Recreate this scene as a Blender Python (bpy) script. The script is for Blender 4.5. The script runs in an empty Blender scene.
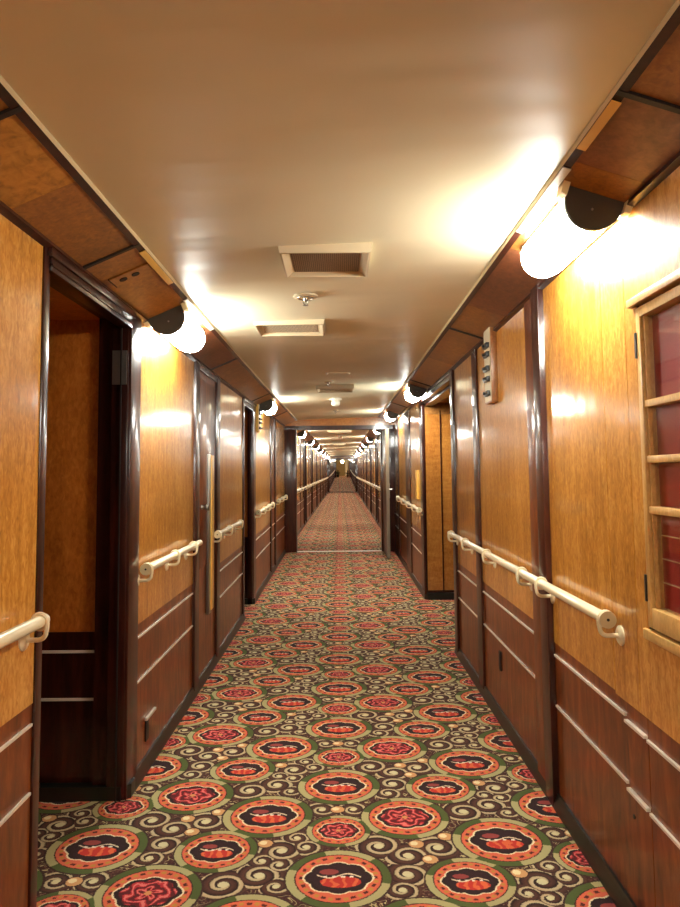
import bpy, bmesh, math, random
from mathutils import Vector, Matrix
random.seed(7)
PI = math.pi
scn = bpy.context.scene
COL = scn.collection

# ------------------------------------------------------------------ sheer of the deck
RISE = [(-10, 0), (5, 0), (7.7, .02), (12.3, .08), (25, .15), (45, .26), (60, .46), (85, 1.0), (100, 1.35)]
def rise(y):
    for i in range(len(RISE) - 1):
        (a, za), (b, zb) = RISE[i], RISE[i + 1]
        if y <= b:
            def m(j):
                if j <= 0 or j >= len(RISE) - 1: return 0 if j <= 0 else .025
                return (RISE[j + 1][1] - RISE[j - 1][1]) / (RISE[j + 1][0] - RISE[j - 1][0])
            t = (y - a) / (b - a); h = b - a
            return ((2*t**3-3*t*t+1)*za + (t**3-2*t*t+t)*h*m(i) + (-2*t**3+3*t*t)*zb + (t**3-t*t)*h*m(i+1))
    return RISE[-1][1]
def drift(y): return .0048 * max(0, y - 12)
def W(v): return Vector((v[0] + drift(v[1]), v[1], v[2] + rise(v[1])))

# ------------------------------------------------------------------ mesh builder
class MB:
    def __init__(s): s.bm = bmesh.new()
    def box(s, x0, x1, y0, y1, z0, z1, bev=0, ysub=0):
        xs, zs = (min(x0, x1), max(x0, x1)), (min(z0, z1), max(z0, z1))
        n = max(1, int(math.ceil((y1 - y0) / ysub))) if ysub else 1
        rings = []
        for k in range(n + 1):
            y = y0 + (y1 - y0) * k / n
            rings.append([s.bm.verts.new((x, y, z)) for x, z in ((xs[0], zs[0]), (xs[1], zs[0]), (xs[1], zs[1]), (xs[0], zs[1]))])
        es = []
        for k in range(n):
            for i in range(4):
                j = (i + 1) % 4
                s.bm.faces.new((rings[k][i], rings[k][j], rings[k+1][j], rings[k+1][i]))
        f0 = s.bm.faces.new(rings[0][::-1]); f1 = s.bm.faces.new(rings[-1])
        if bev:
            ed = set()
            for f in (f0, f1): ed.update(f.edges)
            for k in range(n):
                for i in range(4):
                    ed.add(s.bm.edges.get((rings[k][i], rings[k+1][i])))
            bmesh.ops.bevel(s.bm, geom=list(ed), offset=bev, segments=2, profile=.6, affect='EDGES')
        return s
    def prism(s, prof, y0, y1, ysub=0):
        """closed outline in x-z run along y"""
        n = max(1, int(math.ceil((y1 - y0) / ysub))) if ysub else 1
        rings = [[s.bm.verts.new((x, y0 + (y1 - y0) * k / n, z)) for x, z in prof] for k in range(n + 1)]
        m = len(prof)
        for k in range(n):
            for i in range(m):
                j = (i + 1) % m
                s.bm.faces.new((rings[k][i], rings[k][j], rings[k+1][j], rings[k+1][i]))
        s.bm.faces.new(rings[0][::-1]); s.bm.faces.new(rings[-1])
        return s
    def poly(s, pts, h, axis=2):
        """closed outline extruded by h along +axis"""
        d = [0, 0, 0]; d[axis] = h
        a = [s.bm.verts.new(p) for p in pts]
        b = [s.bm.verts.new((p[0]+d[0], p[1]+d[1], p[2]+d[2])) for p in pts]
        m = len(pts)
        for i in range(m):
            j = (i + 1) % m
            s.bm.faces.new((a[i], a[j], b[j], b[i]))
        s.bm.faces.new(a[::-1]); s.bm.faces.new(b)
        return s
    def tube(s, pts, r, n=10, cap=True):
        pts = [Vector(p) for p in pts]
        rs = r if isinstance(r, (list, tuple)) else [r] * len(pts)
        rings = []; ref = None
        for k, p in enumerate(pts):
            t = (pts[min(k+1, len(pts)-1)] - pts[max(k-1, 0)]).normalized()
            if ref is None:
                ref = Vector((0, 0, 1)) if abs(t.z) < .9 else Vector((1, 0, 0))
            u = (ref - t * ref.dot(t)).normalized(); v = t.cross(u); ref = u
            rings.append([s.bm.verts.new(p + rs[k] * (math.cos(2*PI*i/n) * u + math.sin(2*PI*i/n) * v)) for i in range(n)])
        for k in range(len(rings) - 1):
            for i in range(n):
                j = (i + 1) % n
                s.bm.faces.new((rings[k][i], rings[k][j], rings[k+1][j], rings[k+1][i]))
        if cap:
            s.bm.faces.new(rings[0][::-1]); s.bm.faces.new(rings[-1])
        return s
    def torus(s, c, axis, R, r, n=20, m=8):
        c = Vector(c); ax = Vector(axis).normalized()
        u = ax.orthogonal().normalized(); v = ax.cross(u)
        rings = []
        for i in range(n):
            d = math.cos(2*PI*i/n) * u + math.sin(2*PI*i/n) * v
            rings.append([s.bm.verts.new(c + d * (R + r*math.cos(2*PI*j/m)) + ax * r*math.sin(2*PI*j/m)) for j in range(m)])
        for i in range(n):
            for j in range(m):
                s.bm.faces.new((rings[i][j], rings[(i+1)%n][j], rings[(i+1)%n][(j+1)%m], rings[i][(j+1)%m]))
        return s
    def build(s, name, mat, parent=None, loc=None, warp=True, smooth=True):
        bm = s.bm
        if warp:
            for v in bm.verts: v.co = W(v.co)
        base = Vector((0, 0, 0))
        pp = parent
        while pp is not None and not pp.get('_org'): pp = pp.parent
        if pp is not None: base = Vector(pp['_org'])
        elif parent is not None: base = Vector((0, 0, 0))
        elif loc is not None: base = Vector(loc)
        for v in bm.verts: v.co -= base
        bmesh.ops.recalc_face_normals(bm, faces=bm.faces)
        me = bpy.data.meshes.new(name); bm.to_mesh(me); bm.free()
        if smooth:
            for p in me.polygons: p.use_smooth = True
            me.set_sharp_from_angle(angle=math.radians(32))
        me.materials.append(mat)
        o = bpy.data.objects.new(name, me); COL.objects.link(o)
        if parent is not None: o.parent = parent
        else: o.location = base
        if loc is not None and parent is None: ORG[o.name] = tuple(base)
        return o
ORG = {}
def struct(o, label=None, cat=None):
    o['kind'] = 'structure'
    if label: o['label'] = label
    if cat: o['category'] = cat
    return o
def tag(o, label, cat, group=None):
    o['label'] = label; o['category'] = cat
    if group: o['group'] = group
    return o
def empty(name, loc, label=None, cat=None, group=None):
    o = bpy.data.objects.new(name, None); COL.objects.link(o); o.location = loc
    o.empty_display_size = .1
    if label: tag(o, label, cat, group)
    return o
def copy_tree(o, parent=None):
    c = o.copy(); COL.objects.link(c)
    if parent is not None: c.parent = parent
    for ch in list(o.children): copy_tree(ch, c)
    return c

# ------------------------------------------------------------------ node helper
class G:
    def __init__(s, name):
        s.m = bpy.data.materials.new(name); s.m.use_nodes = True
        s.t = s.m.node_tree; s.t.nodes.clear()
        s.out = s.t.nodes.new('ShaderNodeOutputMaterial')
    def n(s, typ, **kw):
        nd = s.t.nodes.new(typ)
        for k, v in kw.items(): setattr(nd, k, v)
        return nd
    def link(s, a, b):
        if isinstance(a, E): a = a.s
        if isinstance(a, bpy.types.NodeSocket): s.t.links.new(a, b)
        else: b.default_value = a
    def math(s, op, *a):
        nd = s.n('ShaderNodeMath', operation=op)
        for i, x in enumerate(a): s.link(x, nd.inputs[i])
        return E(s, nd.outputs[0])
    def mix(s, f, a, b):
        nd = s.n('ShaderNodeMix', data_type='RGBA')
        s.link(f, nd.inputs[0]); s.link(col4(a), nd.inputs[6]); s.link(col4(b), nd.inputs[7])
        return nd.outputs[2]
    def mixf(s, f, a, b):
        nd = s.n('ShaderNodeMix', data_type='FLOAT')
        s.link(f, nd.inputs[0]); s.link(a, nd.inputs[2]); s.link(b, nd.inputs[3])
        return E(s, nd.outputs[0])
    def noise(s, vec, scale, detail=2, rough=.5, dist=0):
        nd = s.n('ShaderNodeTexNoise')
        s.link(vec, nd.inputs['Vector']); nd.inputs['Scale'].default_value = scale
        nd.inputs['Detail'].default_value = detail; nd.inputs['Roughness'].default_value = rough
        nd.inputs['Distortion'].default_value = dist
        return E(s, nd.outputs[0])
    def mapping(s, vec, scale=(1,1,1), loc=(0,0,0)):
        nd = s.n('ShaderNodeMapping'); s.link(vec, nd.inputs['Vector'])
        nd.inputs['Scale'].default_value = scale
        if isinstance(loc, bpy.types.NodeSocket): s.t.links.new(loc, nd.inputs['Location'])
        else: nd.inputs['Location'].default_value = loc
        return nd.outputs[0]
    def ramp(s, f, stops):
        nd = s.n('ShaderNodeValToRGB'); s.link(f, nd.inputs[0])
        el = nd.color_ramp.elements
        while len(el) < len(stops): el.new(.5)
        for e, (p, c) in zip(el, stops): e.position = p; e.color = col4(c)
        return nd.outputs[0]
    def bump(s, h, strength, dist=.002):
        nd = s.n('ShaderNodeBump'); s.link(h, nd.inputs['Height'])
        nd.inputs['Strength'].default_value = strength; nd.inputs['Distance'].default_value = dist
        return nd.outputs[0]
    def bsdf(s, **kw):
        nd = s.n('ShaderNodeBsdfPrincipled')
        names = dict(color='Base Color', rough='Roughness', metal='Metallic', coat='Coat Weight', coatr='Coat Roughness',
                     spec='Specular IOR Level', coatior='Coat IOR', normal='Normal', coatn='Coat Normal', emit='Emission Color', emits='Emission Strength',
                     trans='Transmission Weight', ior='IOR', alpha='Alpha', sheen='Sheen Weight')
        for k, v in kw.items():
            if k in ('color', 'emit') and isinstance(v, tuple): v = col4(v)
            s.link(v, nd.inputs[names[k]])
        s.t.links.new(nd.outputs[0], s.out.inputs[0])
        return nd
def col4(c):
    return (c[0], c[1], c[2], 1) if isinstance(c, tuple) and len(c) == 3 else c
class E:
    def __init__(s, g, sock): s.g = g; s.s = sock
    def __add__(a, b): return a.g.math('ADD', a, b)
    __radd__ = __add__
    def __sub__(a, b): return a.g.math('SUBTRACT', a, b)
    def __rsub__(a, b): return a.g.math('SUBTRACT', b, a)
    def __mul__(a, b): return a.g.math('MULTIPLY', a, b)
    __rmul__ = __mul__
    def __truediv__(a, b): return a.g.math('DIVIDE', a, b)
    def lt(a, b): return a.g.math('LESS_THAN', a, b)
    def gt(a, b): return a.g.math('GREATER_THAN', a, b)
def rgb(r, g, b):
    f = lambda c: (c/255/12.92 if c <= 10 else ((c/255+.055)/1.055)**2.4)
    return (f(r), f(g), f(b))

def wood(name, c0, c1, c2, sc=(9, 9, 1.2), speck=70, rough=.4, coat=.9, coatr=.13, mottle=.5, bumpy=.12, var=.10):
    g = G(name)
    tc = g.n('ShaderNodeTexCoord'); oi = g.n('ShaderNodeObjectInfo')
    off = g.n('ShaderNodeCombineXYZ'); r10 = E(g, oi.outputs['Random']) * 13.0
    for i in range(3): g.link(r10, off.inputs[i])
    v = g.mapping(tc.outputs['Object'], sc, off.outputs[0])
    v2 = g.mapping(tc.outputs['Object'], (1, 1, .45), off.outputs[0])
    grain = g.noise(v, 3.0, 5, .62, .6)
    spk = g.noise(v2, speck, 2, .6, .8)
    big = g.noise(v2, 1.6, 2, .5)
    f = grain * (1 - mottle) + spk * mottle + (big - .5) * .35 + (E(g, oi.outputs['Random']) - .5) * var
    c = g.ramp(f, [(.28, c0), (.5, c1), (.72, c2)])
    bw = g.noise(g.mapping(tc.outputs['Object'], (1, 1, .35)), 7, 2, .5)
    nm = g.bump(bw, bumpy, .012)
    nm2 = g.bump(spk, .15, .0006)
    g.bsdf(color=c, rough=rough, coat=coat, coatr=coatr, normal=nm2, coatn=nm, spec=.15, coatior=1.85)
    return g.m

def plain(name, c, rough=.5, metal=0, coat=0, coatr=.1, spec=.5, vari=0, scale=30):
    g = G(name)
    col = col4(c)
    if vari:
        tc = g.n('ShaderNodeTexCoord')
        col = g.mix(g.noise(tc.outputs['Object'], scale, 3) , tuple(x*(1-vari) for x in c), tuple(min(1, x*(1+vari)) for x in c))
    g.bsdf(color=col, rough=rough, metal=metal, coat=coat, coatr=coatr, spec=spec)
    return g.m

M = {}
M['light'] = wood('honey_veneer', rgb(146, 88, 24), rgb(192, 130, 48), rgb(226, 170, 84))
M['lightcross'] = wood('amber_veneer', rgb(150, 90, 34), rgb(178, 114, 48), rgb(202, 140, 66), sc=(2, 2, 9), speck=60)
M['cornice'] = wood('cornice_veneer', rgb(104, 62, 26), rgb(140, 88, 36), rgb(170, 114, 50), sc=(9, 4, 9), speck=45, rough=.45, coat=.4, coatr=.3, var=.4)
M['crackle'] = wood('crackled_gold_veneer', rgb(110, 70, 24), rgb(170, 116, 46), rgb(190, 136, 62), sc=(16, 6, 10), speck=22, mottle=.6, coat=.3, coatr=.4, var=.05)
M['plum'] = wood('plum_brown_veneer', rgb(84, 48, 30), rgb(112, 66, 40), rgb(134, 84, 52), sc=(9, 4, 9), speck=45, coat=.3, coatr=.4, var=.05)
M['recess'] = wood('shaded_passage_veneer', rgb(156, 86, 26), rgb(190, 112, 38), rgb(212, 138, 56), sc=(5, 5, 2), coat=.5, coatr=.25)
M['dado'] = wood('walnut_dado', rgb(76, 32, 9), rgb(114, 54, 17), rgb(146, 78, 29), sc=(7, 7, 1.4), speck=30, mottle=.15, coat=.5, coatr=.16)
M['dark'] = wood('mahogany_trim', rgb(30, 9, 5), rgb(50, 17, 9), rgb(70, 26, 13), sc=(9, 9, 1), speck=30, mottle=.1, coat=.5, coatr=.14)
M['black'] = plain('dark_seam', rgb(22, 12, 8), .6)
M['frame'] = wood('pale_oak', rgb(172, 128, 66), rgb(200, 156, 88), rgb(222, 182, 112), sc=(6, 6, 2), coat=.4, coatr=.3)
M['chrome'] = plain('polished_strip', rgb(226, 216, 198), .3, .25)
M['skirt'] = plain('green_black_skirting', rgb(12, 17, 13), .35, 0, .25, .2)
M['cream'] = plain('cream_enamel', rgb(232, 218, 180), .3, 0, .6, .1)
M['creamdark'] = plain('cream_ring', rgb(206, 188, 146), .35, 0, .4, .15)
M['tab'] = plain('ivory_tab', rgb(236, 214, 160), .4)
M['cap'] = plain('bronze_cap', rgb(74, 68, 58), .45, .3)
M['brass'] = plain('brass', rgb(196, 158, 84), .3, .85)
M['steel'] = plain('steel', rgb(150, 146, 138), .3, .9)
M['blackplastic'] = plain('black_plastic', rgb(18, 16, 15), .35)
M['white'] = plain('white_plastic', rgb(238, 232, 214), .45)
M['paint'] = plain('painted_metal', rgb(198, 184, 152), .45)
M['hole'] = plain('duct_dark', rgb(16, 12, 10), .8)
M['leaf'] = plain('grey_edge', rgb(112, 100, 82), .5)
M['clipwood'] = wood('clip_block_wood', rgb(112, 66, 30), rgb(146, 92, 44), rgb(170, 116, 62), coat=.4, coatr=.3)
M['yellow'] = plain('yellow_plate_and_light', rgb(226, 176, 80), .4, 0, .3)  # plate colour, also used for light painted onto wood and a reflection

def ceiling_mat():
    g = G('ceiling_paint'); tc = g.n('ShaderNodeTexCoord')
    n1 = g.noise(tc.outputs['Object'], 1.3, 3, .55); n2 = g.noise(g.mapping(tc.outputs['Object'], (.7, 3, 1)), 1.1, 2)
    c = g.mix(n1, rgb(212, 206, 176), rgb(223, 217, 189))
    nm = g.bump(n2, .35, .03)
    g.bsdf(color=c, rough=.42, normal=nm, spec=.35)
    return g.m
M['ceiling'] = ceiling_mat()

def grille_mat(name, a, b, sc):
    g = G(name); tc = g.n('ShaderNodeTexCoord')
    sx = g.n('ShaderNodeSeparateXYZ'); g.link(tc.outputs['Object'], sx.inputs[0])
    fx = g.math('FRACT', E(g, sx.outputs[0]) * sc) - .5; fy = g.math('FRACT', E(g, sx.outputs[1]) * sc) - .5
    d = g.math('SQRT', fx * fx + fy * fy)
    g.bsdf(color=g.mix(d.lt(.33), a, b), rough=.5, metal=.3)
    return g.m
M['grille_dark'] = grille_mat('dark_mesh', rgb(150, 134, 114), rgb(58, 48, 40), 120)
M['grille_pale'] = grille_mat('pale_mesh', rgb(226, 216, 190), rgb(120, 108, 86), 120)

def red_glass_board():
    g = G('red_board'); tc = g.n('ShaderNodeTexCoord')
    n1 = g.noise(g.mapping(tc.outputs['Object'], (1, 1, 3)), 6, 3, .6, .8)
    g.bsdf(color=g.mix(n1, rgb(132, 18, 30), rgb(172, 40, 48)), rough=.35, coat=.5, coatr=.2)
    return g.m
M['red'] = red_glass_board()
def glass():
    g = G('window_glass')
    tr = g.n('ShaderNodeBsdfTransparent'); gl = g.n('ShaderNodeBsdfGlossy'); gl.inputs['Roughness'].default_value = .04
    geo = g.n('ShaderNodeNewGeometry'); vm = g.n('ShaderNodeVectorMath', operation='DOT_PRODUCT')
    g.link(geo.outputs['Normal'], vm.inputs[0]); g.link(geo.outputs['Incoming'], vm.inputs[1])
    ca = 1.0 - g.math('ABSOLUTE', E(g, vm.outputs['Value']))
    mx = g.n('ShaderNodeMixShader'); g.link(g.math('POWER', ca, 5.0) * .9 + .04, mx.inputs[0])
    g.t.links.new(tr.outputs[0], mx.inputs[1]); g.t.links.new(gl.outputs[0], mx.inputs[2]); g.t.links.new(mx.outputs[0], g.out.inputs[0])
    return g.m
M['glass'] = glass()
LAMP_E = 60.0
def lampmat():
    g = G('lit_lamp_glass')
    g.bsdf(color=(.9, .85, .75), rough=.3, emit=(.98, 1.0, .92), emits=LAMP_E)
    return g.m
M['lamp'] = lampmat()
def lamphall():
    g = G('lit_hall_globe')
    g.bsdf(color=(.9, .85, .7), rough=.3, emit=(1.0, .84, .50), emits=150.0)
    return g.m
M['globe'] = lamphall()

# ------------------------------------------------------------------ carpet
def carpet():
    g = G('medallion_carpet')
    geo = g.n('ShaderNodeNewGeometry')
    sep = g.n('ShaderNodeSeparateXYZ'); g.link(geo.outputs['Position'], sep.inputs[0])
    nz = g.n('ShaderNodeTexNoise'); nz.inputs['Scale'].default_value = 240; nz.inputs['Detail'].default_value = 1
    g.link(geo.outputs['Position'], nz.inputs['Vector'])
    ns = g.n('ShaderNodeSeparateColor'); g.link(nz.outputs['Color'], ns.inputs[0])
    X = E(g, sep.outputs[0]) + (E(g, ns.outputs[0]) - .5) * .012
    Y = E(g, sep.outputs[1]) + (E(g, ns.outputs[1]) - .5) * .012
    PX, PY, SH = .945, .723, .215
    def wrapped(cx, cy):
        dx = X - cx
        k = g.math('ROUND', dx / PX)
        dx = dx - k * PX
        dy = (Y - cy) + k * SH
        dy = dy - g.math('ROUND', dy / PY) * PY
        return dx, dy
    def length(a, b): return g.math('SQRT', a * a + b * b)
    def nearest(items):
        best = None
        for cx, cy, rx, typ in items:
            dx, dy = wrapped(cx, cy)
            dx = dx * (1 / rx); dy = dy * (1 / (rx * .93))
            r = length(dx, dy)
            if best is None: best = (r, dx, dy, typ)
            else:
                c = r.lt(best[0])
                best = (g.math('MINIMUM', r, best[0]), g.mixf(c, best[1], dx), g.mixf(c, best[2], dy), g.mixf(c, best[3], float(typ)))
        return best
    med = [(-.02, 2.57, .192, 0), (-.02, 2.895, .132, 1), (-.322, 3.022, .192, 0.), (-.685, 2.49, .186, 1), (-.495, 2.755, .160, 0)]
    med = [(a, b, c, float(d)) for a, b, c, d in med]
    # free places between the medallions for scrolls and pearls
    def tdist(ax, ay, bx, by):
        dx = ax - bx; k = round(dx / PX); dx -= k * PX; dy = ay - by + k * SH; dy -= round(dy / PY) * PY
        return math.hypot(dx, dy)
    placed = [(a, b, c) for a, b, c, d in med]; scr = []; dots = []
    for it in range(20):
        bst = (0, 0, 0)
        for i in range(70):
            for j in range(54):
                x = -.7 + PX * i / 70; y = 2.4 + PY * j / 54
                d = min(tdist(x, y, a, b) - r for a, b, r in placed)
                if d > bst[2]: bst = (x, y, d)
        x, y, d = bst
        if it < 15:
            r = min(d + .026, .088); scr.append((x, y, r, float(it % 2))); placed.append((x, y, r - .03))
        else:
            r = min(max(d + .008, .02), .028); dots.append((x, y, r, 0.)); placed.append((x, y, r))
    
    # background
    fl = g.noise(geo.outputs['Position'], 48, 3, .65, 2.2)
    base = g.ramp(fl, [(.30, rgb(30, 8, 14)), (.46, rgb(56, 18, 26)), (.53, rgb(84, 46, 40)), (.60, rgb(78, 24, 34)), (.70, rgb(176, 156, 110))])
    vn = g.math('ABSOLUTE', g.noise(geo.outputs['Position'], 17, 1, .5, 1.5) - .5)
    base = g.mix(vn.lt(.030), base, rgb(30, 8, 14)); base = g.mix(vn.lt(.017), base, rgb(188, 170, 122))
    r, dx, dy, typ = nearest(scr)
    th = g.math('ARCTAN2', dy, dx) * (1 / (2 * PI))
    hand = typ * 2.0 - 1.0
    b = g.math('FRACT', r * 1.75 - th * hand + 20.0)
    sp = g.ramp(b, [(.0, rgb(30, 8, 13)), (.10, rgb(30, 8, 13)), (.16, rgb(206, 186, 146)), (.40, rgb(190, 168, 128)), (.48, rgb(30, 8, 13)), (.62, rgb(86, 50, 40)), (.90, rgb(66, 34, 30)), (1, rgb(30, 8, 13))])
    sp = g.mix(r.lt(.22), sp, rgb(214, 204, 158))
    colr = g.mix(r.lt(1.06), base, sp)
    r2, ex, ey, _ = nearest(dots)
    hl = length(ex + .3, ey - .2)
    dc = g.mix(hl.lt(.55), rgb(214, 158, 104), rgb(240, 222, 170))
    colr = g.mix(r2.lt(1.25), colr, rgb(60, 30, 30))
    colr = g.mix(r2.lt(1.05), colr, dc)
    # medallions
    r, dx, dy, typ = nearest(med)
    a = g.math('ARCTAN2', dy, dx)
    seg = g.math('SINE', a * 3.0 + .8)
    green = g.mix(seg.gt(.1), rgb(178, 170, 118), rgb(76, 92, 42))
    colr = g.mix(r.lt(1.03), colr, rgb(56, 28, 28))
    colr = g.mix(r.lt(.99), colr, green)
    colr = g.mix(r.lt(.83), colr, rgb(58, 24, 24))
    org = rgb(222, 104, 74)
    mk = g.math('COSINE', a * 16.0)
    om = g.mix((mk.gt(.45) * g.math('ABSOLUTE', r - .70).lt(.035)), org, rgb(86, 26, 20))
    om = g.mix((mk.lt(-.55) * g.math('ABSOLUTE', r - .71).lt(.045)), om, rgb(196, 138, 60))
    colr = g.mix(r.lt(.805), colr, om)
    scal = length(dx * .90, dy * 1.08) - g.math('ABSOLUTE', g.math('COSINE', a * 4.0)) * .06
    colr = g.mix(scal.lt(.55), colr, rgb(240, 222, 180))
    colr = g.mix(scal.lt(.515), colr, rgb(34, 12, 18))
    # rose heart
    w1 = g.noise(geo.outputs['Position'], 26, 1, .5)
    pet = g.math('SINE', r * 30.0 + g.math('COSINE', a * 5.0 + r * 9.0) * 1.9 + w1 * 7.0)
    rose = g.mix(pet.gt(-.15), rgb(92, 14, 26), rgb(190, 40, 52))
    rose = g.mix(pet.gt(.75), rose, rgb(232, 120, 112))
    rose = g.mix(r.lt(.07), rose, rgb(214, 150, 90))
    # bird heart
    q = g.math('SINE', dx * 30.0 + w1 * 9.0)
    bird = g.mix(q.gt(.2), rgb(196, 48, 40), rgb(226, 104, 62))
    b1x, b1y = (dx - .04) / .38, (dy + .15) / .19
    inb = length(b1x, b1y).lt(1.0)
    b2x, b2y = (dx + .18) / .18, (dy - .2) / .10
    inb2 = length(b2x, b2y).lt(1.0)
    dark = rgb(38, 14, 26)
    bc = g.mix(inb, dark, bird)
    bc = g.mix(inb2, bc, rgb(150, 62, 60))
    wv = g.math('ABSOLUTE', (dy - .06) - g.math('SINE', dx * 9.0) * .07).lt(.02)
    bc = g.mix(wv * r.lt(.42), bc, rgb(236, 214, 178))
    dt = g.math('ABSOLUTE', g.math('FRACT', dx * 6.0) - .5).lt(.22) * g.math('ABSOLUTE', dy - .03).lt(.028) * g.math('ABSOLUTE', dx).lt(.36)
    bc = g.mix(dt, bc, rgb(244, 236, 214))
    heart = g.mix(typ.gt(.5), bc, rose)
    colr = g.mix(scal.lt(.43), colr, heart)
    tuft = g.noise(geo.outputs['Position'], 420, 1, .5)
    colr = g.mix(.20, colr, g.mix(tuft, rgb(12, 6, 6), rgb(128, 112, 100)))
    nm = g.bump(tuft, .5, .004)
    g.bsdf(color=colr, rough=.95, spec=.1, normal=nm)
    return g.m
M['carpet'] = carpet()

# ------------------------------------------------------------------ setting
XL, XR, XR2 = -.985, .935, .97
WTL, WTR = 2.24, 2.30           # top of walls
CIL, CIR = (-.748, 2.343), (.68, 2.385)
Y0, Y1 = -6.0, 85.0
def zc(x): return CIL[1] + (x - CIL[0]) * (CIR[1] - CIL[1]) / (CIR[0] - CIL[0])

f = MB().box(-3.2, 3.2, Y0 - .2, 96, -.08, 0, ysub=1.0).build('floor', M['carpet']); struct(f)
cz = [(CIL[0]-.45, zc(CIL[0]-.45)), (CIR[0]+.45, zc(CIR[0]+.45)), (CIR[0]+.45, 2.6), (CIL[0]-.45, 2.6)]
c = MB().prism(cz, Y0 - .2, 88, ysub=1.0).build('ceiling', M['ceiling']); struct(c)

# wall shells: slab segments behind the panelling
walls = {}
def wall(side, segs):
    mb = MB(); s = -1 if side == 'left' else 1; x = XL if s < 0 else XR
    top = WTL if s < 0 else WTR
    for y0, y1, z0 in segs: mb.box(x + s*.05, x + s*.15, y0, y1, z0, 2.36, ysub=1.2)
    o = mb.build('wall_' + side, M['dark']); struct(o); return o
OPEN = {-1: [(2.27, 3.17), (6.95, 7.7)], 1: [(5.62, 7.85)]}
wl = wall('left', [(Y0, 2.25, 0), (2.25, 3.19, 2.2), (3.19, 6.93, 0), (6.93, 7.72, 2.2), (7.72, 12.5, 0)])
wr = wall('right', [(Y0, 5.60, 0), (5.60, 7.87, 2.2), (7.87, 12.5, 0)])
wlf = wall('left', [(12.5, 45.2, 0)]); wrf = wall('right', [(12.5, 45.2, 0)])
wlz = wall('left', [(45.2, 85, 0)]); wrz = wall('right', [(45.2, 85, 0)])

def face(s, y):
    if s < 0: return XL
    return XR if y < 7 else XR2
def panel(wallo, s, y0, y1, zb=.735, mat='light', ztop=None, strips=(.672, .462), dado=True, z0=0, near=True, depth=.05, dmat='dado'):
    x = face(s, y0); top = (WTL if s < 0 else WTR) + .02 if ztop is None else ztop
    xb = x + s * depth if x != XR2 else XR + s*depth + .001
    MB().box(x, xb, y0, y1, zb, top, ysub=1.2).build('upper_panel', M[mat], wallo)
    if dado: MB().box(x + s*.002, xb, y0, y1, z0, zb - .002, ysub=1.2).build('dado_panel', M[dmat], wallo)
    for z in strips:
        MB().box(x - s*.006, x + s*.004, y0 + .012, y1 - .012, z - .0042, z + .0042, ysub=1.2).build('chrome_strip', M['chrome'], wallo)
def stile(wallo, s, y0, y1, p=.012, mat='dark', z0=0, z1=None, name='stile'):
    x = face(s, y0); z1 = ((WTL if s < 0 else WTR) + .02) if z1 is None else z1
    xb = x + s*.05 if x != XR2 else XR + s*.051
    MB().box(x - s*p, xb, y0, y1, z0, z1, bev=.004 if y0 < 10 else 0).build(name, M[mat], wallo)

# left wall, near part
panel(wl, -1, Y0, -3.0); stile(wl, -1, -3.0, -2.9); panel(wl, -1, -2.9, -.35); stile(wl, -1, -.35, -.25); panel(wl, -1, -.25, 2.226)
stile(wl, -1, 2.228, 2.268, .006)
stile(wl, -1, 3.172, 3.33, .010)
panel(wl, -1, 3.33, 4.585)
stile(wl, -1, 4.585, 4.72, .016)
stile(wl, -1, 5.40, 5.53, .016)
panel(wl, -1, 5.53, 6.88)
stile(wl, -1, 6.88, 6.95, .014)
stile(wl, -1, 7.70, 7.92, .010)
panel(wl, -1, 7.92, 9.62)
stile(wl, -1, 9.62, 9.78, .014)
panel(wl, -1, 9.78, 10.25, mat='dado')
stile(wl, -1, 10.25, 10.4, .014)
panel(wl, -1, 10.4, 12.1)
# right wall, near part
panel(wr, 1, Y0, -2.5); stile(wr, 1, -2.5, -2.4); panel(wr, 1, -2.4, .95); stile(wr, 1, .95, 1.05)
# around the window
x = XR
MB().box(x, x+.05, 1.05, 2.11, 1.985, WTR+.02).build('upper_panel', M['light'], wr)
MB().box(x, x+.05, 1.05, 2.11, .695, .95).build('upper_panel', M['light'], wr)
MB().box(x, x+.05, 2.11, 2.193, .695, WTR+.02).build('upper_panel', M['light'], wr)
MB().box(x, x+.05, 2.1965, 2.39, .695, WTR+.02).build('upper_panel', M['light'], wr)
MB().box(x, x+.05, 2.394, 3.06, .705, WTR+.02).build('upper_panel', M['light'], wr)
MB().box(x+.002, x+.05, 1.05, 2.15, 0, .693).build('dado_panel', M['dado'], wr)
MB().box(x+.001, x+.05, 2.152, 2.30, 0, .693).build('dado_panel', M['dado'], wr)
MB().box(x+.002, x+.05, 2.302, 3.06, 0, .703).build('dado_panel', M['dado'], wr)
for y0, y1, a, b, p in ((1.06, 2.15, .628, .412, .006), (2.155, 2.30, .637, .421, .012), (2.31, 3.05, .652, .436, .006)):
    for z in (a, b):
        MB().box(x - p, x + .004, y0, y1, z - .0045, z + .0045).build('chrome_strip', M['chrome'], wr)
stile(wr, 1, 3.06, 3.17, .026); stile(wr, 1, 3.172, 3.34, .012, mat='dado')
panel(wr, 1, 3.34, 4.55)
stile(wr, 1, 4.55, 4.70, .014)
panel(wr, 1, 4.70, 5.50)
stile(wr, 1, 5.50, 5.62, .018)
stile(wr, 1, 7.85, 8.20, .008)
panel(wr, 1, 8.20, 9.36)
stile(wr, 1, 9.36, 9.98, .012)
panel(wr, 1, 9.98, 11.2)
stile(wr, 1, 11.2, 11.3, .012)
panel(wr, 1, 11.3, 12.1)
# small mark on the near right dado
MB().tube([(XR-.002, 2.275, .345), (XR+.006, 2.275, .345)], .007, 10).build('screw_plug', M['black'], wr)

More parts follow.
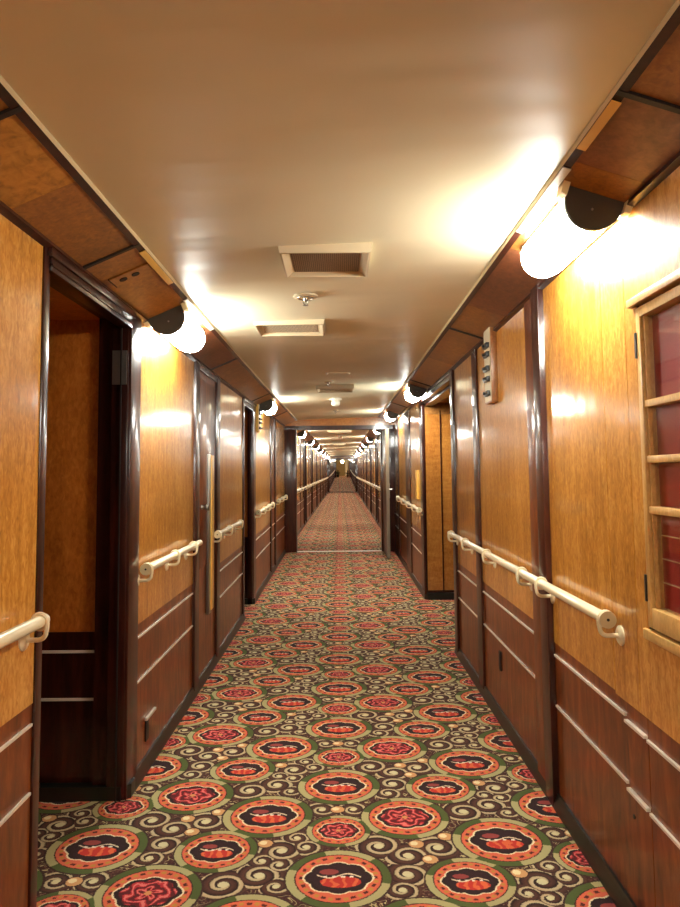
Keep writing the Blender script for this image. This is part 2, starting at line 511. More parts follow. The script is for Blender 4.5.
# far walls: bays of 4.2 m with a recessed cabin door in each
def far_bay(w, s, y, doors=True, L=4.2):
    stile(w, s, y, y + .12, .012)
    panel(w, s, y + .12, y + 1.35)
    stile(w, s, y + 1.35, y + 1.47, .03, z1=2.2)
    x = face(s, y)
    MB().box(XR+.042 if s > 0 else XL-.042, XR+.051 if s > 0 else XL-.051, y + 1.47, y + 2.25, 0, 2.12, ysub=1).build('door_leaf', M['dado'], w)
    MB().box(x - s*.012, x + s*.04, y + 1.47, y + 2.25, 2.12, (WTL if s < 0 else WTR) + .01).build('door_header', M['dark'], w)
    stile(w, s, y + 2.25, y + 2.37, .03, z1=2.2)
    panel(w, s, y + 2.37, y + L)
for s, w in ((-1, wlf), (1, wrf)):
    y = 12.5
    for k in range(8): far_bay(w, s, y + k*4.07, L=4.07)
for s, w in ((-1, wlz), (1, wrz)):
    for k in range(8): far_bay(w, s, 45.3 + k*4.95, L=4.95)

# baseboards
def skirt(side, segs):
    s = -1 if side == 'left' else 1
    mb = MB()
    for y0, y1 in segs:
        x = face(s, y0)
        mb.prism([(x + s*.03, 0), (x - s*.026, 0), (x - s*.024, .022), (x - s*.012, .045), (x - s*.008, .062), (x + s*.03, .062)], y0, y1, ysub=1.2)
    if side == 'left':   # the skirting turns into the cross passages
        mb.poly([(-2.5, 3.165, 0), (-1.0, 3.165, 0), (-.960, 3.20, 0), (-.960, 3.26, 0), (-1.0, 3.26, 0), (-1.0, 3.22, 0), (-2.5, 3.22, 0)], .06)
        mb.poly([(-2.0, 7.675, 0), (-1.0, 7.675, 0), (-.960, 7.70, 0), (-.960, 7.76, 0), (-1.0, 7.76, 0), (-1.0, 7.73, 0), (-2.0, 7.73, 0)], .06)
    else:
        mb.poly([(2.0, 7.815, 0), (.985, 7.815, 0), (.944, 7.85, 0), (.944, 7.92, 0), (.985, 7.92, 0), (.985, 7.87, 0), (2.0, 7.87, 0)], .075)
    o = mb.build('baseboard_' + side, M['skirt']); struct(o); return o
skirt('left', [(Y0, 2.268), (3.255, 6.95), (7.755, 12.08), (12.42, 44.9), (45.2, 85)])
skirt('right', [(Y0, 5.62), (7.915, 12.08), (12.42, 44.9), (45.2, 85)])

# ---- cornices (slanted panels between wall and ceiling)
CM = {(-1, -.8): 'crackle', (-1, 1.57): 'crackle', (-1, 1.97): 'cornice', (1, 1.60): 'plum', (1, 2.75): 'plum', (1, 3.7): 'cornice', (-1, 4.0): 'plum'}
def cornice(side, joints, seams, n):
    s = -1 if side == 'left' else 1
    a = Vector((XL if s < 0 else XR, WTL if s < 0 else WTR)); b = Vector(CIL if s < 0 else CIR)
    d = (b - a).normalized(); nrm = Vector((d.y, -d.x)) if s > 0 else Vector((-d.y, d.x))
    if nrm.y > 0: nrm = -nrm
    def P(t, h): v = a + d*t + nrm*h; return (v.x, v.y)
    L = (b - a).length
    mb = MB().prism([(a.x + s*.05, a.y - .01), P(-.012, .018), P(.018, .018), P(.018, -.02), (a.x + s*.05, a.y + .03)], joints[0], joints[-1], ysub=1.2)
    root = mb.build('trim_%d' % n, M['dark']); struct(root)
    for i in range(len(joints) - 1):
        cuts = [joints[i]] + [q for q in seams if joints[i] < q < joints[i+1]] + [joints[i+1]]
        for k in range(len(cuts) - 1):
            g0 = .010 if k == 0 else .0004; g1 = .010 if k == len(cuts) - 2 else .0004
            MB().prism([P(.016, 0), P(L - .02, 0), P(L - .02, -.02), P(.016, -.02)], cuts[k] + g0, cuts[k+1] - g1, ysub=1.2).build('cornice_panel', M[CM.get((s, cuts[k]), 'cornice')], root)
        if joints[i+1] < 13 and i > 0:
            MB().prism([P(.0, .008), P(L - .01, .008), P(L - .01, -.02), P(0, -.02)], joints[i] - .0095, joints[i] + .0095).build('joint_cover', M['black'], root)
    MB().prism([P(L - .032, .006), P(L - .004, .006), P(L + .02, -.02), P(L - .032, -.02)], joints[0], joints[-1], ysub=1.2).build('crown_strip', M['dark'], root)
    MB().prism([P(L - .006, .010), P(L + .003, .006), P(L + .003, -.008), P(L - .006, .0)], joints[0], joints[-1], ysub=1.2).build('crown_bead', M['creamdark'], root)
    return root, P, L
JL = [Y0, -3.4, -.8, 1.57, 2.54, 5.1, 7.5, 10.0, 12.1]; JR = [Y0, -3.5, -1.0, 1.60, 4.29, 6.75, 9.2, 12.1]
trimL, PL, LL = cornice('left', JL, [1.97, 4.0, 8.9], 1)
trimR, PR, LR = cornice('right', JR, [1.97, 2.75, 3.7, 5.4], 2)
fj = [12.42 + i*4.06 for i in range(9)]
fk = [45.2 + i*4.975 for i in range(9)]
cornice('left', fj, [], 3); cornice('right', fj, [], 4); cornice('left', fk, [], 5); cornice('right', fk, [], 6)
# bright yellow and chrome patches on the crown strips beside the first lamps
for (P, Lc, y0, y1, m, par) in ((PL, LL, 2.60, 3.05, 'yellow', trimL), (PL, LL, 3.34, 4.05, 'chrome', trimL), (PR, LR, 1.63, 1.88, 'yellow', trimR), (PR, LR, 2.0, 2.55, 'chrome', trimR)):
    MB().prism([P(Lc - .034, .012), P(Lc - .008, .012), P(Lc - .008, .009), P(Lc - .034, .009)], y0, y1).build('edge_patch', M[m], par)

# ---- cross passages
def passage(s, y0, y1, xend, ztop, num, far_light, header):
    x = XL if s < 0 else XR
    bm_ = MB().box(xend, xend + s*.1, y0 - .2, y1 + .3, 0, 2.4)
    bm_.box(x + s*.151, xend, y1 + .06, y1 + .2, 0, 2.4)
    bm_.box(x + s*.151, xend, y0 - .2, y0 - .03, 0, 2.4)
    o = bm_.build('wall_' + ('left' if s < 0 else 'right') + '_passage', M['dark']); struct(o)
    MB().box(x + s*.002, xend, y0 - .03, y1 + .06, ztop, ztop + .04).build('passage_ceiling', M['recess' if s < 0 else 'light'], o)
    return o
p1 = passage(-1, 2.27, 3.19, -2.5, 2.20, 3, None, None)
MB().box(-1.10, -2.5, 3.215, 3.26, .735, 2.20).build('upper_panel', M['recess'], p1)
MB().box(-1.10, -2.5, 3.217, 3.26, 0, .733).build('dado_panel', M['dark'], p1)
for z in (.645, .43): MB().box(-1.10, -2.5, 3.211, 3.22, z - .006, z + .006).build('chrome_strip', M['chrome'], p1)
MB().box(-1.068, -1.105, 3.20, 3.26, 0, 2.2).build('dark_reveal', M['black'], p1)
p2 = passage(-1, 6.95, 7.70, -2.0, 2.20, 4, None, None)
MB().box(-.99, -2.0, 7.712, 7.76, .735, 2.20).build('upper_panel', M['recess'], p2)
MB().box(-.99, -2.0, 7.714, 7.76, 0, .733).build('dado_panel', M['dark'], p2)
p3 = passage(1, 5.62, 7.85, 2.0, 2.235, 5, None, None)
MB().box(.978, 1.165, 7.862, 7.91, .09, 2.11).build('upper_panel', M['lightcross'], p3)
MB().box(1.167, 2.0, 7.864, 7.91, .09, 2.11).build('upper_panel', M['lightcross'], p3)
MB().box(.978, 2.0, 7.855, 7.91, 2.112, 2.235).build('frieze_panel', M['cornice'], p3)
MB().box(1.159, 1.173, 7.852, 7.90, .09, 2.15).build('cover_strip', M['dark'], p3)
MB().box(.978, 2.0, 7.852, 7.91, .075, .10).build('plinth_rail', M['dark'], p3)

# door casings (setting)
def casing(n, s, y0, y1, ztop, zin, w, light=False):
    x = XL if s < 0 else XR
    mb = MB()
    mb.box(x - s*.012, x + s*.05, y0, y1, zin, ztop, bev=.004)
    mb.box(x - s*.022, x + s*.002, y0 - .02, y1 + .02, ztop - .018, ztop + .012, bev=.003)
    mb.box(x - s*.016, x + s*.002, y0, y1, zin + .018, zin + .026)
    o = mb.build('door_%d' % n, M['dark']); struct(o)
    return o
d1 = casing(1, -1, 2.268, 3.172, 2.215, 2.15, 0)
# far jamb post of the first passage, facing down the corridor
MB().box(-.988, -1.066, 3.168, 3.23, .0, 2.15, bev=.004).build('jamb', M['dark'], d1)
MB().box(-1.018, -1.024, 3.160, 3.17, .0, 2.15).build('jamb_bead', M['black'], d1)
MB().box(-.994, -1.062, 3.161, 3.169, 1.88, 2.04).build('jamb_plate', M['steel'], d1)  # small steel plate high on the jamb
MB().box(-.990, -1.03, 2.262, 2.30, 0, 2.15, bev=.003).build('jamb', M['dark'], d1)
d2 = casing(2, -1, 6.95, 7.70, 2.215, 2.15, 0)
MB().box(-.988, -1.04, 7.675, 7.712, 0, 2.15, bev=.003).build('jamb', M['dark'], d2)
d3 = casing(3, 1, 5.62, 7.85, 2.285, 2.225, 0)
MB().box(.945, .975, 7.835, 7.862, .06, 2.225, bev=.003).build('jamb', M['dark'], d3)
MB().box(.95, 1.0, 5.595, 5.625, 0, 2.225).build('jamb', M['dark'], d3)

# narrow cabin door in the left wall with its long plate
d4 = MB().box(XL - .002, XL - .05, 4.722, 5.398, 0, 2.20).build('door_4', M['dado']); struct(d4)
MB().box(XL + .004, XL - .01, 4.78, 5.34, .80, 2.14, bev=.003).build('door_panel', M['dado'], d4)
MB().box(XL + .012, XL - .01, 4.72, 5.40, 2.19, 2.25, bev=.003).build('head_rail', M['dark'], d4)
MB().box(XL + .028, XL + .0, 5.10, 5.20, .46, 1.60, bev=.004).build('push_plate', M['yellow'], d4)  # yellow half of the plate: a reflection put into its colour
MB().box(XL + .022, XL + .0, 5.04, 5.10, .44, 1.605, bev=.004).build('plate_edge', M['steel'], d4)
MB().tube([(XL - .005, 4.84, 1.225), (XL + .02, 4.84, 1.225), (XL + .03, 4.84, 1.225), (XL + .045, 4.84, 1.225), (XL + .056, 4.84, 1.225), (XL+.062, 4.84, 1.225)], [.02, .011, .014, .027, .024, .010], 16).build('door_knob', M['steel'], d4)

# window in the right wall
xw = XR
w1 = MB().box(xw + .028, xw + .049, 1.06, 2.10, .96, 1.98).build('window_1', M['red']); struct(w1)
def zr(z0, z1, y0=1.10, y1=2.085, x0=-.012, x1=.045): return MB().box(xw + x0, xw + x1, y0, y1, z0, z1, bev=.003)
# outer architrave
MB().box(xw - .024, xw + .01, 1.05, 2.125, 1.965, 1.99, bev=.003).build('head_moulding', M['frame'], w1)
MB().box(xw - .016, xw + .01, 1.05, 2.12, .945, .975, bev=.003).build('sill', M['frame'], w1)
MB().box(xw - .006, xw + .01, 2.098, 2.12, .975, 1.965).build('architrave', M['light'], w1)
MB().box(xw - .004, xw + .03, 2.090, 2.098, .975, 1.965).build('frame_gap', M['black'], w1)
# casement
MB().box(xw - .012, xw + .032, 2.062, 2.088, .985, 1.955, bev=.003).build('casement_stile', M['frame'], w1)
MB().box(xw - .012, xw + .045, 1.08, 1.114, .985, 1.955, bev=.003).build('casement_stile', M['frame'], w1)
MB().box(xw - .012, xw + .045, 1.114, 2.062, 1.925, 1.955, bev=.003).build('casement_rail', M['frame'], w1)
MB().box(xw - .012, xw + .045, 1.114, 2.062, .985, 1.045, bev=.003).build('casement_rail', M['frame'], w1)
for z in (1.655, 1.487, 1.335):
    MB().box(xw - .008, xw + .026, 1.114, 2.062, z - .011, z + .011, bev=.003).build('glazing_bar', M['frame'], w1)
for z0, z1 in ((1.045, 1.324), (1.346, 1.476), (1.498, 1.644), (1.666, 1.925)):
    MB().box(xw + .010, xw + .012, 1.114, 2.062, z0, z1).build('pane', M['glass'], w1)
    MB().box(xw - .002, xw + .012, 2.050, 2.058, z0, z1).build('pane_bead', M['frame'], w1)
for z in (1.12, 1.19, 1.26):
    MB().box(xw + .025, xw + .030, 1.12, 2.06, z - .0015, z + .0015).build('slat_line', M['creamdark'], w1)
for z in (1.10, 1.84):
    MB().box(xw - .016, xw + .0, 2.084, 2.096, z - .04, z + .04, bev=.002).build('hinge', M['blackplastic'], w1)

# ---- portals in the corridor
def portal(n, y, xi0, xi1, zb, zamb):
    mb = MB().box(-1.13, xi0, y, y + .24, 0, zb + .1, bev=.01)
    mb.box(xi1, 1.08, y, y + .24, 0, zb + .1, bev=.01)
    mb.box(xi0 - .01, xi1 + .01, y + .01, y + .23, zb, zamb)
    o = mb.build('door_%d' % n, M['dark']); struct(o)
    MB().box(-1.13, 1.08, y - .01, y + .25, zamb, 2.42).build('beam', M['lightcross'], o)
    MB().box(-.99, xi0 - .01, y - .012, y + .0, zb, zamb).build('corner_block', M['dark'], o)
    MB().box(xi1 + .01, .94, y - .012, y + .0, zb, zamb).build('corner_block', M['dark'], o)
    return o
portal(5, 12.12, -.775, .725, 2.165, 2.235)
portal(6, 45.0, -.86, .86, 2.14, 2.22)
portal(7, 84.8, -.80, .80, 2.28, 2.34)

# closing wall behind the camera and the hall at the far end
b = MB().box(-1.2, 1.2, Y0 - .1, Y0, 0, 2.5).build('wall_back', M['light']); struct(b)
hall = MB()
hall.box(-3.1, 3.1, 95.8, 95.95, 0, 3.0); hall.box(-3.15, -3.05, 85.1, 95.9, 0, 3.0); hall.box(3.05, 3.15, 85.1, 95.9, 0, 3.0)
hall.box(-3.1, 3.1, 85.0, 95.9, 2.6, 2.7, ysub=2); hall.box(-3.1, -1.1, 85.02, 85.12, 0, 2.7); hall.box(1.05, 3.1, 85.02, 85.12, 0, 2.7)
h = hall.build('wall_far', plain('hall_paint', rgb(196, 170, 120), .6)); struct(h)

# ------------------------------------------------------------------ things
# lamps: half-round glass on the slanted cornice
def make_lamp(s):
    P, Lc = (PL, LL) if s < 0 else (PR, LR)
    a = Vector(P(Lc*.42, .014)); d = (Vector(P(1, 0)) - Vector(P(0, 0))); nr = (Vector(P(0, 1)) - Vector(P(0, 0)))
    R = .090; Ln = .60
    org = Vector((a.x, 0, a.y))
    root = empty('wall_lamp', org); root['_org'] = (0, 0, 0)
    def Q(u, w): v = d*u + nr*w; return (v.x, v.y)
    def arc(r, n=18, h0=.012): return [Q(r*math.cos(PI*i/n), h0 + r*math.sin(PI*i/n)) for i in range(n+1)]
    # glass, its far end rounded
    mb = MB(); rings = []
    prof = [(.012, R*.985), (Ln*.5, R), (Ln*.86, R), (Ln*.94, R*.93), (Ln*.985, R*.78), (Ln, R*.5)]
    for y, r in prof: rings.append([mb.bm.verts.new((p[0], y, p[1])) for p in arc(r)])
    for k in range(len(rings)-1):
        for i in range(18): mb.bm.faces.new((rings[k][i], rings[k][i+1], rings[k+1][i+1], rings[k+1][i]))
        mb.bm.faces.new((rings[k][18], rings[k][0], rings[k+1][0], rings[k+1][18]))
    mb.bm.faces.new(rings[0][::-1]); mb.bm.faces.new(rings[-1])
    mb.build('glass_shade', M['lamp'], root, warp=False)
    cap = MB().prism([Q(R+.003, -.0135)] + arc(R + .003) + [Q(-R-.003, -.0135)], -.006, .011).build('end_cap', M['cap'], root, warp=False)
    MB().tube([(Q(0, .04)[0], -.010, Q(0, .04)[1]), (Q(0, .04)[0], -.004, Q(0, .04)[1])], .004, 8).build('screw', M['steel'], cap, warp=False)
    MB().prism([Q(-R+.004, -.0135), Q(R-.004, -.0135), Q(R-.004, .011), Q(-R+.004, .011)], .012, Ln - .01).build('back_plate', M['paint'], root, warp=False)
    for u in (-1, 1):
        MB().prism([Q(u*(R+.004), -.013), Q(u*(R+.026), -.013), Q(u*(R+.024), .026), Q(u*(R+.004), .030)], -.03, .03).build('holding_tab', M['tab'], root, warp=False)
    return root
lampL, lampR = make_lamp(-1), make_lamp(1)
def set_lamp(o, y, label, group=None):
    base = Vector(o.location); o.location = (base.x + drift(y), y, base.z + rise(y + .27))
    tag(o, label, 'lamp', group)
NL = [(3.42, 'lit half-round lamp on the left cornice just past the first dark passage opening'),
      (8.0, 'second lit half-round lamp along the left cornice, past the second opening')]
NR = [(2.12, 'largest lit half-round lamp, on the right cornice above the red-paned window'),
      (7.05, 'lit half-round lamp on the right cornice above the golden side passage'),
      (10.45, 'lit half-round lamp on the right cornice above the open fire door leaf')]
farL = [15.0, 19.3, 23.5, 27.8, 32.3, 36.6, 41.0, 49.5, 57, 65, 73, 80]
farR = [14.4, 18.9, 23.1, 27.4, 31.9, 36.2, 40.6, 49.5, 57, 65, 73, 80]
first = {-1: lampL, 1: lampR}; bases = {-1: Vector(lampL.location), 1: Vector(lampR.location)}; used = {-1: False, 1: False}
def place_lamp(s, y, label, group=None):
    o = first[s] if not used[s] else copy_tree(first[s])
    used[s] = True; o.location = bases[s]
    set_lamp(o, y, label, group)
for y, l in NL: place_lamp(-1, y, l)
for y, l in NR: place_lamp(1, y, l)
ordn = ['first', 'second', 'third', 'fourth', 'fifth', 'sixth', 'seventh']
for s, arr, sd in ((-1, farL, 'left'), (1, farR, 'right')):
    for i, y in enumerate(arr):
        if i < 7: place_lamp(s, y, 'small lit lamp, %s beyond the fire door frame on the %s cornice' % (ordn[i], sd), 'lamps between the two door frames')
        else: place_lamp(s, y, 'tiny lit lamp on the %s cornice beyond the farthest dark door frame' % sd, 'lamps at the %s far end' % sd)
# lamps just behind the viewer, the next of each row
place_lamp(-1, -1.35, 'lit half-round lamp on the left cornice just behind the viewer')
place_lamp(1, -3.2, 'lit half-round lamp on the right cornice behind the viewer')
place_lamp(-1, -5.4, 'lit half-round lamp on the left cornice nearest the back wall')

# handrails
def bracket_bm(s, y):
    """J arm: ring round the rail, arm down and back to a flange on the wall; local x=0 at the wall face"""
    a = MB()
    a.torus((-s*.05, y, 0), (0, 1, 0), .0235, .0065, 20, 8)
    pts = []
    for i in range(9):
        t = i/8*PI/2
        pts.append((-s*.070 + s*(.026 - .026*math.cos(t)), y, -.032 - .024*math.sin(t)))
    path = [(-s*.0735, y, -.004), (-s*.0725, y, -.02)] + pts + [(-s*.025, y, -.056), (-s*.004, y, -.056)]
    a.tube(path, .0075, 8)
    return a
def make_rail(s, y0, y1, ys, z, label, name='handrail', xf=None, w=True):
    xf = (XL if s < 0 else XR) if xf is None else xf
    ym = y0
    org = Vector((xf + drift(ym), ym, z + rise(ym)))
    root = empty(name, org, label, 'handrail', 'cream handrails along the corridor'); root['_org'] = tuple(org)
    n = max(1, int((y1 - y0) / 1.0)); pts = [(xf - s*.05, y0 + (y1-y0)*k/n, z) for k in range(n+1)]
    MB().tube(pts, .0195, 16).build('rail', M['cream'], root)
    for y in ys:
        mb = bracket_bm(s, 0)
        for v in mb.bm.verts: v.co = Vector((v.co.x + xf, v.co.y + y, v.co.z + z))
        br = mb.build('bracket', M['cream'], root)
        fl = MB().tube([(xf + s*.001, y, z - .056), (xf - s*.004, y, z - .056), (xf - s*.009, y, z - .056), (xf - s*.011, y, z - .056)], [.033, .033, .026, .014], 18)
        fl.build('flange', M['cream'], br)
    if y0 < 13:
        e = MB().tube([(xf - s*.05, y0 - .008, z), (xf - s*.05, y0 + .004, z)], [.0285, .0285], 20)
        ec = e.build('end_cap', M['creamdark'], root)
        MB().tube([(xf - s*.05, y0 - .010, z), (xf - s*.05, y0 - .006, z)], .005, 8).build('screw', M['blackplastic'], ec)
    return root
r0 = make_rail(-1, -.9, 2.18, [-.6, .7, 2.15], 1.005, 'cream handrail on the left wall nearest the viewer, ending beside the first opening')
make_rail(-1, 3.31, 4.57, [3.33, 3.89, 4.37], 1.005, 'cream handrail on the left wall between the first opening and the narrow door')
make_rail(-1, 5.22, 6.50, [5.26, 5.8, 6.4], 1.0, 'cream handrail on the left wall just past the narrow door with the long plate')
make_rail(-1, 7.82, 9.55, [7.86, 8.4, 9.0, 9.5], 1.0, 'cream handrail on the left wall beyond the second opening, below the second lamp')
make_rail(-1, 10.35, 11.9, [10.4, 11.1, 11.8], 1.0, 'short cream handrail on the left wall right before the fire door frame')
make_rail(1, 2.31, 5.58, [2.325, 3.06, 3.38, 4.18, 4.89, 5.5], .960, 'long cream handrail on the right wall with a round end near the red-paned window')
make_rail(1, 7.95, 11.0, [7.98, 8.6, 9.3, 10.1, 10.9], 1.0, 'cream handrail on the right wall between the side passage and the open fire door', xf=XR2)
for s in (-1, 1):
    sd = 'left' if s < 0 else 'right'; xf = XL if s < 0 else XR2
    for k in range(4):
        y0 = 12.9 + k*8.0
        make_rail(s, y0, y0 + 7.7, [y0 + .1 + j*1.25 for j in range(7)], 1.0, 'distant cream handrail on the %s wall, %s beyond the fire door frame' % (sd, ordn[k]), xf=xf)
    for k in range(4):
        y0 = 45.6 + k*9.7
        make_rail(s, y0, y0 + 9.5, [y0 + .2, y0 + 4.5, y0 + 9.2], 1.0, 'thin cream handrail on the %s wall, %s beyond the farthest dark frame' % (sd, ordn[k]), xf=xf)

# ceiling vents
def vent(x0, x1, y0, y1, drop, grille, label, edge='paint'):
    cx, cy = (x0+x1)/2, (y0+y1)/2
    z = zc(cx) + rise(cy)
    root = empty('ceiling_vent', (cx, cy, z), label, 'vent', 'grilles in the ceiling')
    t = .045; dz = -drop
    mb = MB()
    out = [(x0-cx, y0-cy), (x1-cx, y0-cy), (x1-cx, y1-cy), (x0-cx, y1-cy)]
    def ring(q, zz): return [mb.bm.verts.new((p[0], p[1], zz)) for p in q]
    def inset(k): return [(a + (k if a < 0 else -k), b + (k*.6 if b < 0 else -k*.6)) for a, b in out]
    sl = (CIR[1]-CIL[1])/(CIR[0]-CIL[0])
    R0 = [mb.bm.verts.new((p[0], p[1], .002 + sl*p[0])) for p in out]
    R1 = ring(inset(.006), dz); R2 = ring(inset(.014), dz - .002); R3 = ring(inset(t), dz + .020); 
    for A, B in ((R0, R1), (R1, R2), (R2, R3)):
        for i in range(4): mb.bm.faces.new((A[i], A[(i+1)%4], B[(i+1)%4], B[i]))
    mb.bm.faces.new(R0); mb.bm.faces.new(R3)
    mb.build('frame', M[edge], root, warp=False)
    q = inset(t + .001)
    MB().poly([(p[0], p[1], dz + .0165) for p in q], .0035).build('grille', M[grille], root, warp=False)
    return root
vent(-.238, .137, 2.645, 2.985, .034, 'grille_dark', 'ceiling vent with a dark mesh, nearest the viewer')
vent(-.505, -.082, 3.95, 4.28, .026, 'grille_pale', 'ceiling vent with a pale mesh, second from the viewer')
vent(-.245, .158, 7.05, 7.40, .04, 'grille_pale', 'small ceiling vent near the white smoke detector')
vent(-.28, .28, 15.6, 16.0, .05, 'grille_pale', 'white ceiling vent just beyond the fire door frame')
vent(-.2, .2, 24.0, 24.4, .03, 'grille_pale', 'faint ceiling vent far beyond the fire door frame')

def sprinkler(x, y, label, r=.045):
    z = zc(x) + rise(y)
    root = empty('sprinkler', (x, y, z), label, 'sprinkler', 'sprinkler heads in the ceiling')
    MB().tube([(0, 0, .004), (0, 0, -.006), (0, 0, -.012)], [r, r, r*.8], 24).build('escutcheon', M['paint'], root, warp=False)
    MB().torus((0, 0, -.012), (0, 0, 1), r*.62, .003, 24, 6).build('trim_ring', M['steel'], root, warp=False)
    MB().tube([(0, 0, -.010), (0, 0, -.024), (0, 0, -.030)], [.012, .010, .006], 12).build('nozzle', M['steel'], root, warp=False)
    mb = MB(); mb.tube([(-.010, 0, -.024), (-.013, 0, -.036), (0, 0, -.048)], .0022, 6); mb.tube([(.010, 0, -.024), (.013, 0, -.036), (0, 0, -.048)], .0022, 6)
    mb.build('yoke', M['steel'], root, warp=False)
    MB().tube([(0, 0, -.047), (0, 0, -.050)], .015, 14).build('deflector', M['steel'], root, warp=False)
sprinkler(-.167, 3.42, 'sprinkler head between the first two ceiling vents', .062)
sprinkler(-.105, 6.75, 'sprinkler head just before the third ceiling vent')
sprinkler(-.06, 10.3, 'sprinkler head beyond the smoke detector, close to the fire door beam')
# access plate
ap = empty('ceiling_plate', (0, 6.25, zc(0) + rise(6.25)), 'faint flat plate on the ceiling before the third vent', 'ceiling plate')
MB().poly([(-.12, -.11, .002), (.10, -.11, .002), (.10, .11, .002), (-.12, .11, .002)], -.008).build('plate', M['ceiling'], ap, warp=False)
for dx in (-.11, .09): MB().tube([(dx, -.1, -.004), (dx, -.1, -.014)], [.011, .008], 10).build('screw_cap', M['white'], ap, warp=False)
# smoke detector
sd_ = empty('smoke_detector', (-.045, 8.55, zc(-.045) + rise(8.55)), 'white round smoke detector on the ceiling before the fire door beam', 'smoke detector')
MB().tube([(0, 0, .004), (0, 0, -.014), (0, 0, -.018)], [.078, .078, .06], 24).build('base', M['white'], sd_, warp=False)
MB().tube([(0, 0, -.018), (0, 0, -.04), (0, 0, -.075), (0, 0, -.09), (0, 0, -.094)], [.045, .056, .052, .034, .010], 24).build('sensor_head', M['white'], sd_, warp=False)
sd2 = copy_tree(sd_); sd2.location = (0.02, 18.2, zc(.02) + rise(18.2)); sd2['label'] = 'tiny smoke detector on the ceiling beyond the fire door frame'

# wooden clip blocks hanging from the cornice
def clip_block(s, y, z0, z1, dep, label, mat='clipwood'):
    x = XL if s < 0 else XR
    org = (x, y, z0)
    root = empty('clip_block', org, label, 'wall fitting', 'wooden clip blocks'); root['_org'] = org
    MB().box(x + s*.0, x - s*.038, y, y + dep, z0, z1, bev=.003).build('block', M[mat], root)
    MB().box(x - s*.038, x - s*.042, y + .004, y + dep - .004, z0 + .01, z1 - .004).build('lit_face', M['paint'], root)  # corridor side of the wood, painted paler for the light on it
    H = z1 - z0
    for t in (.08, .27, .41, .60, .72):
        z = z0 + .02 + H*t*1.0
        c = MB().box(x - s*.042, x - s*.062, y + dep*.1, y + dep*.7, z - .015, z + .015, bev=.003).build('clip', M['blackplastic'], root)
        MB().tube([(x - s*.062, y + dep*.4, z), (x - s*.076, y + dep*.4, z)], .009, 10).build('clip_button', M['blackplastic'], c)
clip_block(1, 3.98, 1.865, 2.315, .17, 'narrow wooden block with black clips hanging on the right wall below the cornice')
clip_block(-1, 7.93, 1.93, 2.255, .22, 'small wooden block with black clips on the left wall below the second lamp', 'yellow')  # yellow is light on the wooden side, put into the block's colour

# socket plate on the left cornice
sp = empty('socket_plate', (0, 0, 0), 'long wooden plate with two dark holes on the left cornice before the first lamp', 'socket plate')
MB().prism([PL(.05, .001), PL(.22, .001), PL(.22, .008), PL(.05, .008)], 2.74, 2.83).build('plate', M['cornice'], sp)
MB().prism([PL(.045, .004), PL(.05, .004), PL(.05, .011), PL(.045, .011)], 2.735, 2.835).build('plate_rim', M['dark'], sp)
for t in (.095, .15):
    c = PL(t, .008); c2 = PL(t, .0115)
    MB().tube([(c[0], 2.785, c[1]), (c2[0], 2.785, c2[1])], .017, 14).build('socket_hole', M['hole'], sp)
sp2 = None
# low vent catch on the left dado
lc = empty('pull_catch', (XL, 3.52, .2), 'small dark recessed catch with a bright lip low on the left dado', 'catch'); lc['_org'] = (XL, 3.52, .2)
MB().box(XL + .005, XL - .002, 3.50, 3.55, .13, .232).build('recess_plate', M['black'], lc)
MB().box(XL + .012, XL - .002, 3.495, 3.665, .232, .246, bev=.002).build('lip', M['chrome'], lc)
rc = MB().box(XR - .006, XR + .002, 4.08, 4.13, .29, .40, bev=.002).build('pull_catch', M['black']); tag(rc, 'small upright dark catch low on the right dado under the handrail', 'catch')
# brass plate on the right
bp = MB().box(XR2 - .022, XR2 + .002, 8.45, 8.62, 1.10, 1.46, bev=.003).build('push_plate', M['yellow']); tag(bp, 'upright yellow plate on the right wall just past the golden side passage', 'plate')

# open fire door leaf
fd = empty('fire_door', (.76, 12.1, rise(12.1)), 'heavy dark door leaf standing open against the right wall at the first door frame', 'door'); fd['_org'] = (.76, 12.1, rise(12.1))
MB().box(.752, .80, 11.14, 12.10, .015, 2.12, bev=.003, ysub=.5).build('leaf', M['dark'], fd)
MB().box(.750, .802, 11.128, 11.145, .015, 2.12).build('leaf_edge', M['leaf'], fd)
hp = MB().box(.803, .812, 11.22, 11.30, .98, 1.22, bev=.002).build('handle_plate', M['steel'], fd)
MB().tube([(.812, 11.26, 1.12), (.85, 11.26, 1.12), (.858, 11.27, 1.12), (.858, 11.38, 1.12)], .010, 10).build('lever', M['steel'], hp)

# threshold strips
for y, xa, xb, l in ((12.2, -.775, .725, 'bright metal threshold strip across the carpet at the first door frame'), (45.05, -.86, .86, 'thin metal threshold strip across the carpet at the farther dark frame')):
    t = MB().prism([(xa, -.001), (xb, -.001), (xb, .006), (xa, .006)], y, y + .07).build('threshold_strip', M['chrome']); tag(t, l, 'threshold')

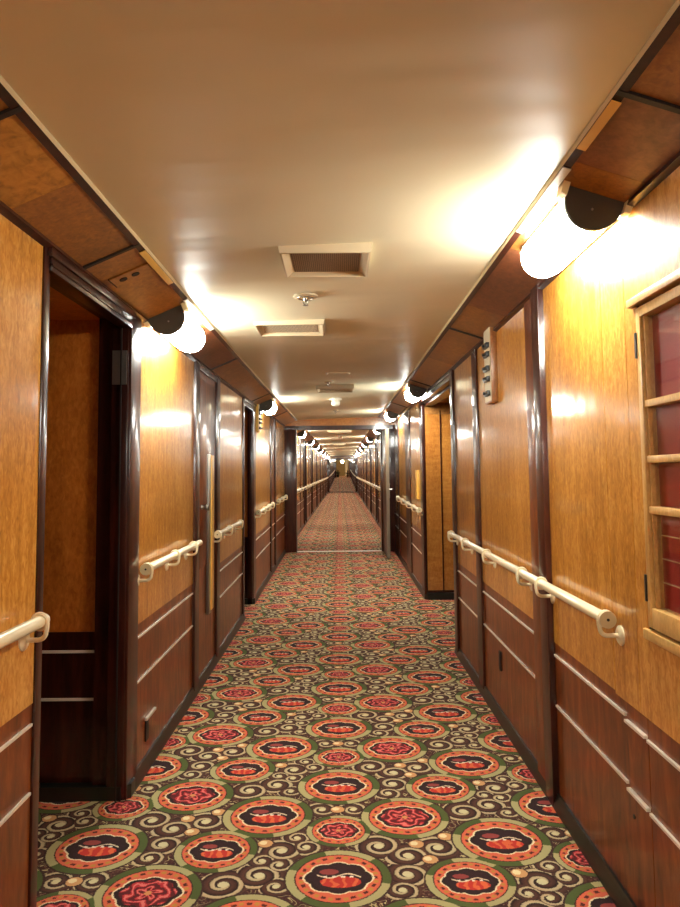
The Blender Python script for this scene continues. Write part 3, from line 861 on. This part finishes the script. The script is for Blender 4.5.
# far hall furniture seen as a glow at the end
gl = empty('hanging_globe', (.30, 88.5, 2.6 + rise(88.5)), 'round glowing lamp hanging in the hall at the corridor end', 'lamp')
bmx = MB()
MB().tube([(0, 0, 0), (0, 0, -.45)], .012, 8).build('stem', M['brass'], gl, warp=False)
pr = [(.0001 if i in (0, 12) else .17*math.sin(PI*i/12)) for i in range(13)]
MB().tube([(0, 0, -.45 - .17 + .17*math.cos(PI*i/12)) for i in range(13)], pr, 20).build('globe', M['globe'], gl, warp=False)
for sx, nm in ((-1, 'left'), (1, 'right')):
    bx = sx*.62 + drift(85)
    g_ = empty('potted_plant', (bx, 86.2, rise(86.2)), 'dark potted shrub on the %s side of the corridor end' % nm, 'plant')
    MB().tube([(0, 0, 0), (0, 0, .3), (0, 0, .34)], [.13, .19, .2], 18).build('pot', M['blackplastic'], g_, warp=False)
    lv = MB(); rr = random.Random(3 + sx)
    for i in range(46):
        a = rr.uniform(0, 2*PI); e = rr.uniform(.2, 1.4); L_ = rr.uniform(.35, .75)
        tip = Vector((math.cos(a)*math.cos(e)*L_*.6, math.sin(a)*math.cos(e)*L_*.6, .32 + math.sin(e)*L_))
        mid = Vector((tip.x*.45, tip.y*.45, .32 + (tip.z-.32)*.65))
        lv.tube([(0, 0, .32), mid, tip], [.012, .03, .003], 5)
    lv.build('foliage', plain('dark_leaf', rgb(26, 40, 24), .5), g_, warp=False)
pc = MB().tube([(drift(95) + .12, 93.5, 0), (drift(95) + .12, 93.5, 2.6)], .22, 20).build('trim_7', M['white']); struct(pc)

# drop helper properties
for o in scn.objects:
    if '_org' in o.keys(): del o['_org']

# ------------------------------------------------------------------ world, camera, view
wd = bpy.data.worlds.new('World'); scn.world = wd; wd.use_nodes = True
wd.node_tree.nodes['Background'].inputs[0].default_value = (.9, .75, .5, 1)
wd.node_tree.nodes['Background'].inputs[1].default_value = .02

fpx = 681.0; Pt = math.radians(4.2); TH = math.radians(.57)
cam = bpy.data.cameras.new('camera'); co = bpy.data.objects.new('camera', cam); COL.objects.link(co)
Fv = Vector((0, math.cos(Pt), math.sin(Pt))); R0 = Vector((1, 0, 0)); U0 = Vector((0, -math.sin(Pt), math.cos(Pt)))
Rv = math.cos(TH)*R0 - math.sin(TH)*U0; Uv = math.cos(TH)*U0 + math.sin(TH)*R0
co.matrix_world = Matrix(((Rv.x, Uv.x, -Fv.x, 0), (Rv.y, Uv.y, -Fv.y, 0), (Rv.z, Uv.z, -Fv.z, 1.45), (0, 0, 0, 1)))
cam.sensor_fit = 'VERTICAL'; cam.sensor_height = 36; cam.sensor_width = 36; cam.lens = fpx/907*36
cam.shift_x = (340 - 339.502)/907; cam.shift_y = (423.992 - 453.5)/907
cam.clip_start = .05; cam.clip_end = 300
scn.camera = co
vs = scn.view_settings
vs.view_transform = 'Standard'; vs.look = 'None'; vs.gamma = 1; vs.use_curve_mapping = False; vs.exposure = .5
scn.cycles.use_denoising = True
scn.cycles.max_bounces = 8; scn.cycles.diffuse_bounces = 5; scn.cycles.glossy_bounces = 4
scn.cycles.sample_clamp_indirect = 8
